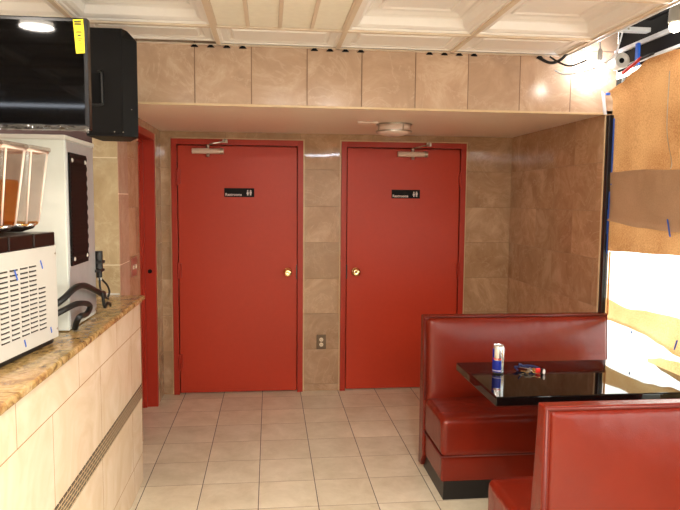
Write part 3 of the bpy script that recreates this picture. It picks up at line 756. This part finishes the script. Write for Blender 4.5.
# local: x=0 right side, y from 0 to .41
MB().box(-.52, 0, 0, .41, .004, .790).build('cabinet', M['offwhite'], t, bevel=.004)
MB().box(-.530, .006, -.006, .416, .778, .797).build('top_panel', M['white'], t, bevel=.004)
MB().box(-.002, .004, .008, .402, .02, .775).build('side_panel', M['steel'], t, bevel=.002)
MB().box(.003, .0055, .012, .385, .25, .742).build('panel_recess', M['steel'], t, bevel=.001)
b = MB(); P = []
N = 44
for k in range(N+1):
    z = .268+.462*k/N; P.append((.262+.006*(1 if (k//2) % 2 else -1), z))
poly = [(.022, .268)]+P+[(.022, .730)]
b.prism(poly, .005, .013, 'x'); cp = b.build('coil_panel', M['coil'], t)
b = MB()
for k in range(26): b.box(.0128, .0145, .035, .250, .28+.0172*k, .288+.0172*k)
b.build('fins', M['coil'], cp)
for y in (.05, .235):
    for z in (.295, .700): MB().lathe([(.009,0),(.009,.002),(.006,.004),(.001,.005)], (.0135,y,z), 'x', 14).build('screw', M['white'], cp)
for y in (.03, .38): MB().cyl((.003,y,.03), .007, .004, 'x', 12).build('bolt', M['chrome'], t)
for x in (-.47, -.05):
    for y in (.05,.36): MB().cyl((x,y,0), .015, .006, n=12).build('foot', M['rubber'], t)
b = MB(); b.box(.004,.03,.385,.46,.200,.212); b.cyl((.012,.43,.212), .018, .085, n=16); b.box(-.01,.034,.405,.455,.240,.252); b.cyl((.012,.43,.172), .014, .03, n=12)
b.build('connector', M['rubber'], t, smooth=True)
MB().sphere((.014,.43,.165), .010, 8).build('white_plug', M['white'], t, smooth='all')

# cables
def cable(pts, r, label, name='cable', mat='rubber', cat='cable', grp=None):
    return tag(MB().tube(pts, r, 8, 6).build(name, M[mat], smooth='all'), label, cat, grp)
CB1 = cable([(-.835,2.54,1.195),(-.80,2.58,1.225),(-.78,2.66,1.255),(-.775,2.77,1.250),(-.775,2.90,1.216),(-.775,3.04,1.175),(-.78,3.10,1.155),(-.80,3.17,1.16)], .013, 'thick black cable arching over to the red tipped ends')
cable([(-.835,2.54,1.160),(-.80,2.58,1.180),(-.775,2.66,1.190),(-.77,2.78,1.172),(-.77,2.83,1.148),(-.77,2.77,1.128),(-.775,2.70,1.132),(-.79,2.70,1.105),(-.80,2.715,1.079)], .012, 'thick black ribbed hose looped in front of the steel machine', 'hose', cat='hose')
cable([(-.800,3.115,1.24),(-.797,3.11,1.19),(-.785,3.13,1.150),(-.775,3.17,1.130)], .005, 'thin black wire hanging from the connector block, nearer one')
cable([(-.802,3.125,1.24),(-.785,3.18,1.20),(-.780,3.21,1.160),(-.785,3.20,1.135)], .005, 'thin black wire hanging from the connector block, bowed out')
cable([(-.755,2.98,1.19),(-.752,3.00,1.12),(-.752,3.05,1.130),(-.755,3.10,1.120),(-.758,3.13,1.105)], .007, 'black cable tangle standing on the granite by the machine')
MB_ = MB().lathe([(.007,0),(.007,.03),(.003,.036)], (-.797,3.165,1.155), 'y', 10)
MB_.build('red_cap', M['redp'], CB1, smooth=True)

# ================================================================== TV, speaker
t = thing('television', 'black flat television with a yellow label hung above the counter', 'television', (-.963, 2.30, 1.849))
MB().box(-.352, .352, 0, .035, 0, .373).build('body', M['tvframe'], t, bevel=.004)
MB().box(-.338, .338, -.0015, .003, .018, .360).build('screen', M['screen'], t)
MB().box(-.2, .2, .035, .07, .08, .29).build('rear_housing', M['rubber'], t, bevel=.01)
b = MB(); b.box(-.09,.01,.07,.09,.1,.27); b.tube([(-.04,.08,.2),(-.04,.12,.3),(-.04,.12,CZ-1.849)], .018, 12, 1); b.box(-.10,.02,.06,.18,CZ-1.855,CZ-1.849); b.build('ceiling_mount', M['rubber'], t)
# torn protective film along the lower and right bezel
b = MB(); n = 120
vs = []; fs = []
for i in range(n+1):
    x = -.35+.70*i/n
    for j in range(4):
        z = -.006+.020*j/3
        q = noise.noise(Vector((x*45, j*1.3, 2.1)))*.004
        vs.append((x, -.006+q, z+.004*noise.noise(Vector((x*30, j*.6, 9)))))
for i in range(n):
    for j in range(3): a = i*4+j; fs.append((a, a+4, a+5, a+1))
b.add(vs, fs); b.build('loose_film', glass('film_clear', 'f0f0f0', .08, 1.2), t, fix=False)
b = MB(); vs = []; fs = []
for i in range(40):
    a = i; x = .352+.012*noise.noise(Vector((i*.7,0,0))); z = -.012+.02*i/40
    ang = i/40*6
    vs += [(.330+.022*noise.noise(Vector((i*.5,3,0)))+.01, -.012+.008*noise.noise(Vector((i*.9,5,1))), z), (.352, -.010+.006*noise.noise(Vector((i*.8,1,7))), z)]
for i in range(39): fs.append((2*i,2*i+2,2*i+3,2*i+1))
b.add(vs, fs); b.build('film_crumple', M['foil'], t, fix=False)
MB().box(.343, .352, -.0045, -.0040, .0, .37).build('film_edge', M['tvframe'], t)
# yellow label
b = MB(); b.m = Matrix.Translation((.327, 0, .311)) @ Matrix.Rotation(-.07,4,'Y')
b2 = MB(); b2.m = b.m.copy()
b.box(-.0165, .0165, -.0035, -.0022, -.056, .056); lab = b.build('yellow_label', M['yellow'], t)
for z, wd, h in ((.049,.013,.0022),(.043,.012,.0016),(.038,.013,.0016),(.016,.009,.0010),(.012,.011,.0010),(.003,.006,.0022),(-.008,.010,.0009),(-.013,.005,.0014),(-.024,.011,.0006),(-.030,.010,.0006),(-.036,.011,.0006),(-.042,.008,.0006),(-.048,.010,.001)):
    b2.box(-wd, wd*.8, -.0042, -.0036, z-h, z+h)
b2.build('label_print', M['ink'], lab)

t = thing('loudspeaker', 'large black wall loudspeaker hanging beside the television', 'loudspeaker', (-.745, 3.20, 1.912))
b = MB()
# plan outline lofted with a chamfered top right corner
bot = [(-.120,0),(.050,0),(.110,.050),(.020,.30),(-.120,.30)]
b.prism(bot, 0, .455, 'z')
vs = [(x,y,.455) for x,y in bot] + [(-.120,0,.503),(.050,0,.503),(.066,.050,.503),(.0,.30,.503),(-.120,.30,.503)]
b2 = MB(); b2.add(vs, [(0,1,6,5),(1,2,7,6),(2,3,8,7),(3,4,9,8),(4,0,5,9),(5,6,7,8,9),(4,3,2,1,0)])
b.add(b2.v, b2.f)
sp = b.build('cabinet', M['speaker'], t)
MB().prism([(-.112,-.004),(.046,-.004),(.046,.0),(-.112,.0)], .012, .490, 'z').build('grille', M['grille'], t, bevel=.002)
b = MB(); b.tube([(-.10,-.004,.145),(-.045,-.010,.145),(-.040,-.018,.165),(-.040,-.018,.28),(-.045,-.010,.30),(-.06,-.004,.30)], .006, 8, 3); b.build('handle', M['rubber'], t, smooth='all')
MB().box(-.108, -.050, -.0055, -.003, .155, .292).build('handle_recess', M['black_hole'], t)
MB().box(-.09, -.01, .30, .578, .20, .30).build('wall_bracket', M['rubber'], t)
for x, z in ((.01,.02),(.05,.019)): MB().sphere((x,-.005,z), .003, 6).build('screw', M['chrome'], t)
for z in (.13,): MB().sphere((.085,.025,z), .002, 6).build('screw', M['chrome'], t)

# ================================================================== PAPER ON THE WINDOW
def interp(pts, y):
    pts = sorted(pts)
    if y <= pts[0][0]: return pts[0][1]
    for (a, u), (b_, v) in zip(pts[:-1], pts[1:]):
        if y <= b_:
            f = (y-a)/(b_-a); f = f*f*(3-2*f); return u+(v-u)*f
    return pts[-1][1]
def sheet(name, y0, y1, top, bot, x, mat, label, amp=.004, ny=90, nz=50, curl=0, seed=0, lip=None):
    b = MB(); vs = []; fs = []
    for i in range(ny+1):
        y = y0+(y1-y0)*i/ny; zt = interp(top, y); zb = interp(bot, y)
        for j in range(nz+1):
            f = j/nz; z = zb+(zt-zb)*f
            dx = amp*noise.noise(Vector((y*5, z*5, seed)))+amp*.4*noise.noise(Vector((y*17, z*17, seed)))
            if curl and f > .93: dx -= curl*((f-.93)/.07)**2
            if lip and f < .10: dx -= lip*((.10-f)/.10)**1.5
            vs.append((x+dx, y, z))
    for i in range(ny):
        for j in range(nz): a = i*(nz+1)+j; fs.append((a, a+nz+1, a+nz+2, a+1))
    b.add(vs, fs); o = b.build(name, mat, fix=False, smooth='all')
    return tag(o, label, 'paper')
sheet('kraft_paper', 2.2, 3.765, [(2.2,2.36),(3.0,2.375),(3.15,2.392),(3.35,2.395),(3.5,2.35),(3.62,2.31),(3.765,2.285)],
      [(2.2,1.33),(3.06,1.345),(3.40,1.33),(3.765,1.315)], 2.083, M['kraft'], 'tall brown kraft sheet over the upper shop window', curl=.035, seed=1)
sheet('kraft_paper', 2.2, 3.752, [(2.2,1.79),(3.095,1.785),(3.45,1.80),(3.752,1.795)],
      [(2.2,1.46),(3.085,1.466),(3.4,1.475),(3.72,1.500),(3.752,1.512)], 2.070, M['kraft_dark'], 'darker doubled kraft sheet taped across the middle of the window', amp=.010, seed=4, lip=.01)
sheet('kraft_paper', 2.2, 3.760, [(2.2,1.0),(3.06,1.025),(3.3,1.015),(3.5,.995),(3.760,1.02)],
      [(2.2,.80),(3.02,.835),(3.15,.862),(3.3,.885),(3.5,.893),(3.65,.895),(3.760,.885)], 2.084, M['kraft_low'], 'narrow wavy kraft strip low on the window above the table', amp=.005, ny=70, nz=14, seed=8, lip=.018)
sheet('kraft_paper', 2.2, 3.30, [(2.2,.87),(3.0,.80),(3.15,.785),(3.30,.75)], [(2.2,.43),(3.30,.43)], 2.092, M['kraft_low'], 'lowest kraft sheet on the window at table height', seed=12, nz=24)
b = MB()
o = rbox(2.070, 2.078, 3.700, 3.716, .92, 1.315, .003, nm=4)
tag(o.build('paper_fold', M['kraft_low']), 'narrow upright kraft fold at the window edge beside the black post', 'paper')
def tape(y, z0, z1, label, sl=0, x=2.062, wd=.012, mat='tape'):
    b = MB(); b.prism([(y-wd/2,z0),(y+wd/2,z0),(y+wd/2+sl,z1),(y-wd/2+sl,z1)], x-.001, x, 'x')
    tag(b.build('masking_tape', M[mat]), label, 'tape', 'blue tape strips on the window paper')
tape(3.735, 1.42, 1.57, 'blue tape at the lower corner of the doubled sheet', x=2.061)
tape(3.10, 1.44, 1.53, 'slanted blue tape at the lower edge of the doubled sheet', .03, x=2.058)
tape(3.722, 1.72, 2.12, 'long blue tape down the paper edge beside the black post', x=2.0700, wd=.018)
tape(3.727, 1.30, 1.68, 'faded blue tape below the long strip beside the black post', x=2.0640, wd=.012)
tape(3.745, .93, 1.06, 'blue tape at the window edge above the booth corner', x=2.066, wd=.01)
tape(3.43, .862, .878, 'tiny blue tape piece under the wavy paper strip', x=2.070, wd=.012)
tape(3.02, .865, .92, 'slanted blue tape on the wavy paper strip', -.02, x=2.060)
b = MB(); b.prism([(3.60,2.245),(3.76,2.25),(3.765,2.262),(3.60,2.262)], 2.035, 2.036, 'x')
tag(MB().box(2.030, 2.050, 3.742, 3.760, 2.262, 2.275).build('masking_tape', M['tape']), 'scrap of blue tape above the soffit corner', 'tape', 'blue tape strips on the window paper')
struct(MB().prism([(2.030,SZ-.004),(2.049,SZ-.004),(2.030,2.27),(2.012,2.29)], SY-.010, SY-.001, 'y').build('trim_14', M['alu']))
tag(MB().tube([(2.073,3.2,2.30),(2.068,3.19,2.0),(2.070,3.14,1.83),(2.066,3.14,1.79)], .0022, 6, 6).build('hanging_wire', M['chrome'], smooth='all'), 'thin grey wire hanging down the kraft paper', 'wire')

# ------------------------------------------------------------------ things in the open ceiling
t = thing('steel_channel', 'pale steel channel crossing the open ceiling gap', 'channel', (1.92, 3.42, 2.56))
MB().box(-.15, .16, -.022, .022, -.012, .012).build('web', M['alu'], t, bevel=.002)
MB().cyl((.03,-.023,0), .006, .002, 'y', 12).build('rivet', M['chrome'], t)
tag(MB().box(1.772, 1.89, 3.70, 3.77, 2.53, 2.60).build('junction_box', M['white'], bevel=.004), 'white metal box on the soffit top in the ceiling gap', 'box')
t = thing('spotlight', 'small white round spotlight beside the ceiling gap', 'lamp', (2.02, 3.60, 2.43))
MB().lathe([(.012,.07),(.038,.06),(.044,.02),(.044,-.03),(.040,-.032),(.018,-.020),(.001,-.020)], (0,0,0), 'y', 28).build('housing', M['white'], t, smooth=True)
MB().lathe([(.015,-.024),(.015,-.021)], (0,0,0), 'y', 20).build('dark_lens', M['black_hole'], t)
MB().tube([(0,.03,.04),(0,.03,.075)], .006, 8, 1).build('stem', M['chrome'], t)
t = thing('bare_lamp', 'white lamp fixture glowing in the open ceiling', 'lamp', (1.96, 3.00, 2.49))
MB().lathe([(.02,.10),(.03,.06),(.034,.0),(.030,-.005)], (0,0,0), 'z', 24).build('socket', M['white'], t, smooth=True)
MB().sphere((0,0,-.022), .028, 10).build('bulb', emit('bulb_glow', 'fff4d8', 12.0), t, smooth='all')
MB().tube([(0,0,.10),(0,0,.46)], .006, 8, 1).build('stem', M['chrome'], t)
la = bpy.data.lights.new('bare_bulb', 'POINT'); la.energy = CAVITY*1.4; la.shadow_soft_size = .03; la.color = (1,.93,.85)
lo = bpy.data.objects.new('bare_bulb', la); COL.objects.link(lo); lo.location = (0,0,-.07); lo.parent = t
t = thing('work_lamp', 'glaring bare bulb hanging at the soffit end of the ceiling gap', 'lamp', (1.93, 3.66, 2.42))
MB().lathe([(.012,.09),(.016,.05),(.016,.020),(.012,.018)], (0,0,0), 'z', 20).build('socket', M['white'], t, smooth=True)
MB().sphere((0,0,-.005), .026, 10).build('bulb', emit('work_glow', 'eef4ff', 40.0), t, smooth='all')
MB().tube([(0,0,.09),(0,.02,.20),(0,.05,.40)], .004, 8, 3).build('wire', M['wire'], t)
la = bpy.data.lights.new('work_bulb', 'AREA'); la.shape = 'DISK'; la.size = .05; la.energy = CAVITY; la.color = (.9,.95,1)
lo = bpy.data.objects.new('work_bulb', la); COL.objects.link(lo); lo.location = (-.02,.028,.0); lo.parent = t; lo.rotation_euler = (PI*.5, 0, 0)
cable([(1.60,3.77,2.475),(1.66,3.74,2.44),(1.72,3.73,2.455),(1.76,3.70,2.50),(1.82,3.69,2.53)], .009, 'bunched black cable poking out at the ceiling corner')
cable([(1.66,3.74,2.475),(1.70,3.69,2.43),(1.76,3.665,2.41),(1.84,3.64,2.44)], .006, 'thin black cable drooping under the ceiling corner')
cable([(1.95,3.46,2.56),(1.945,3.48,2.50),(1.93,3.52,2.43),(1.85,3.62,2.38),(1.75,3.72,2.37),(1.70,3.755,2.40)], .005, 'white wire looping down across the end of the soffit', mat='wire')
tag(MB().box(2.035, 2.05, 3.44, 3.47, 2.38, 2.50).build('blue_strap', M['bluealu'], bevel=.002), 'bright blue plastic strap beside the spotlight', 'strap')
tag(MB().tube([(2.03,3.40,2.405),(2.03,3.48,2.385),(2.02,3.56,2.355)], .010, 8, 3).build('red_wire', M['redp'], smooth='all'), 'short red wire above the torn edge of the kraft paper', 'wire')
tag(MB().tube([(2.04,3.30,2.41),(2.03,3.42,2.40),(2.03,3.52,2.385)], .008, 8, 3).build('black_wire', M['rubber'], smooth='all'), 'short black wire above the torn edge of the kraft paper', 'wire')
tag(MB().tube([(2.06,2.0,2.62),(2.06,3.2,2.62),(2.04,3.4,2.63),(1.9,3.5,2.72)], .02, 12, 5).build('conduit', M['darkvoid'], smooth='all'), 'dark conduit along the window head in the ceiling gap', 'pipe')
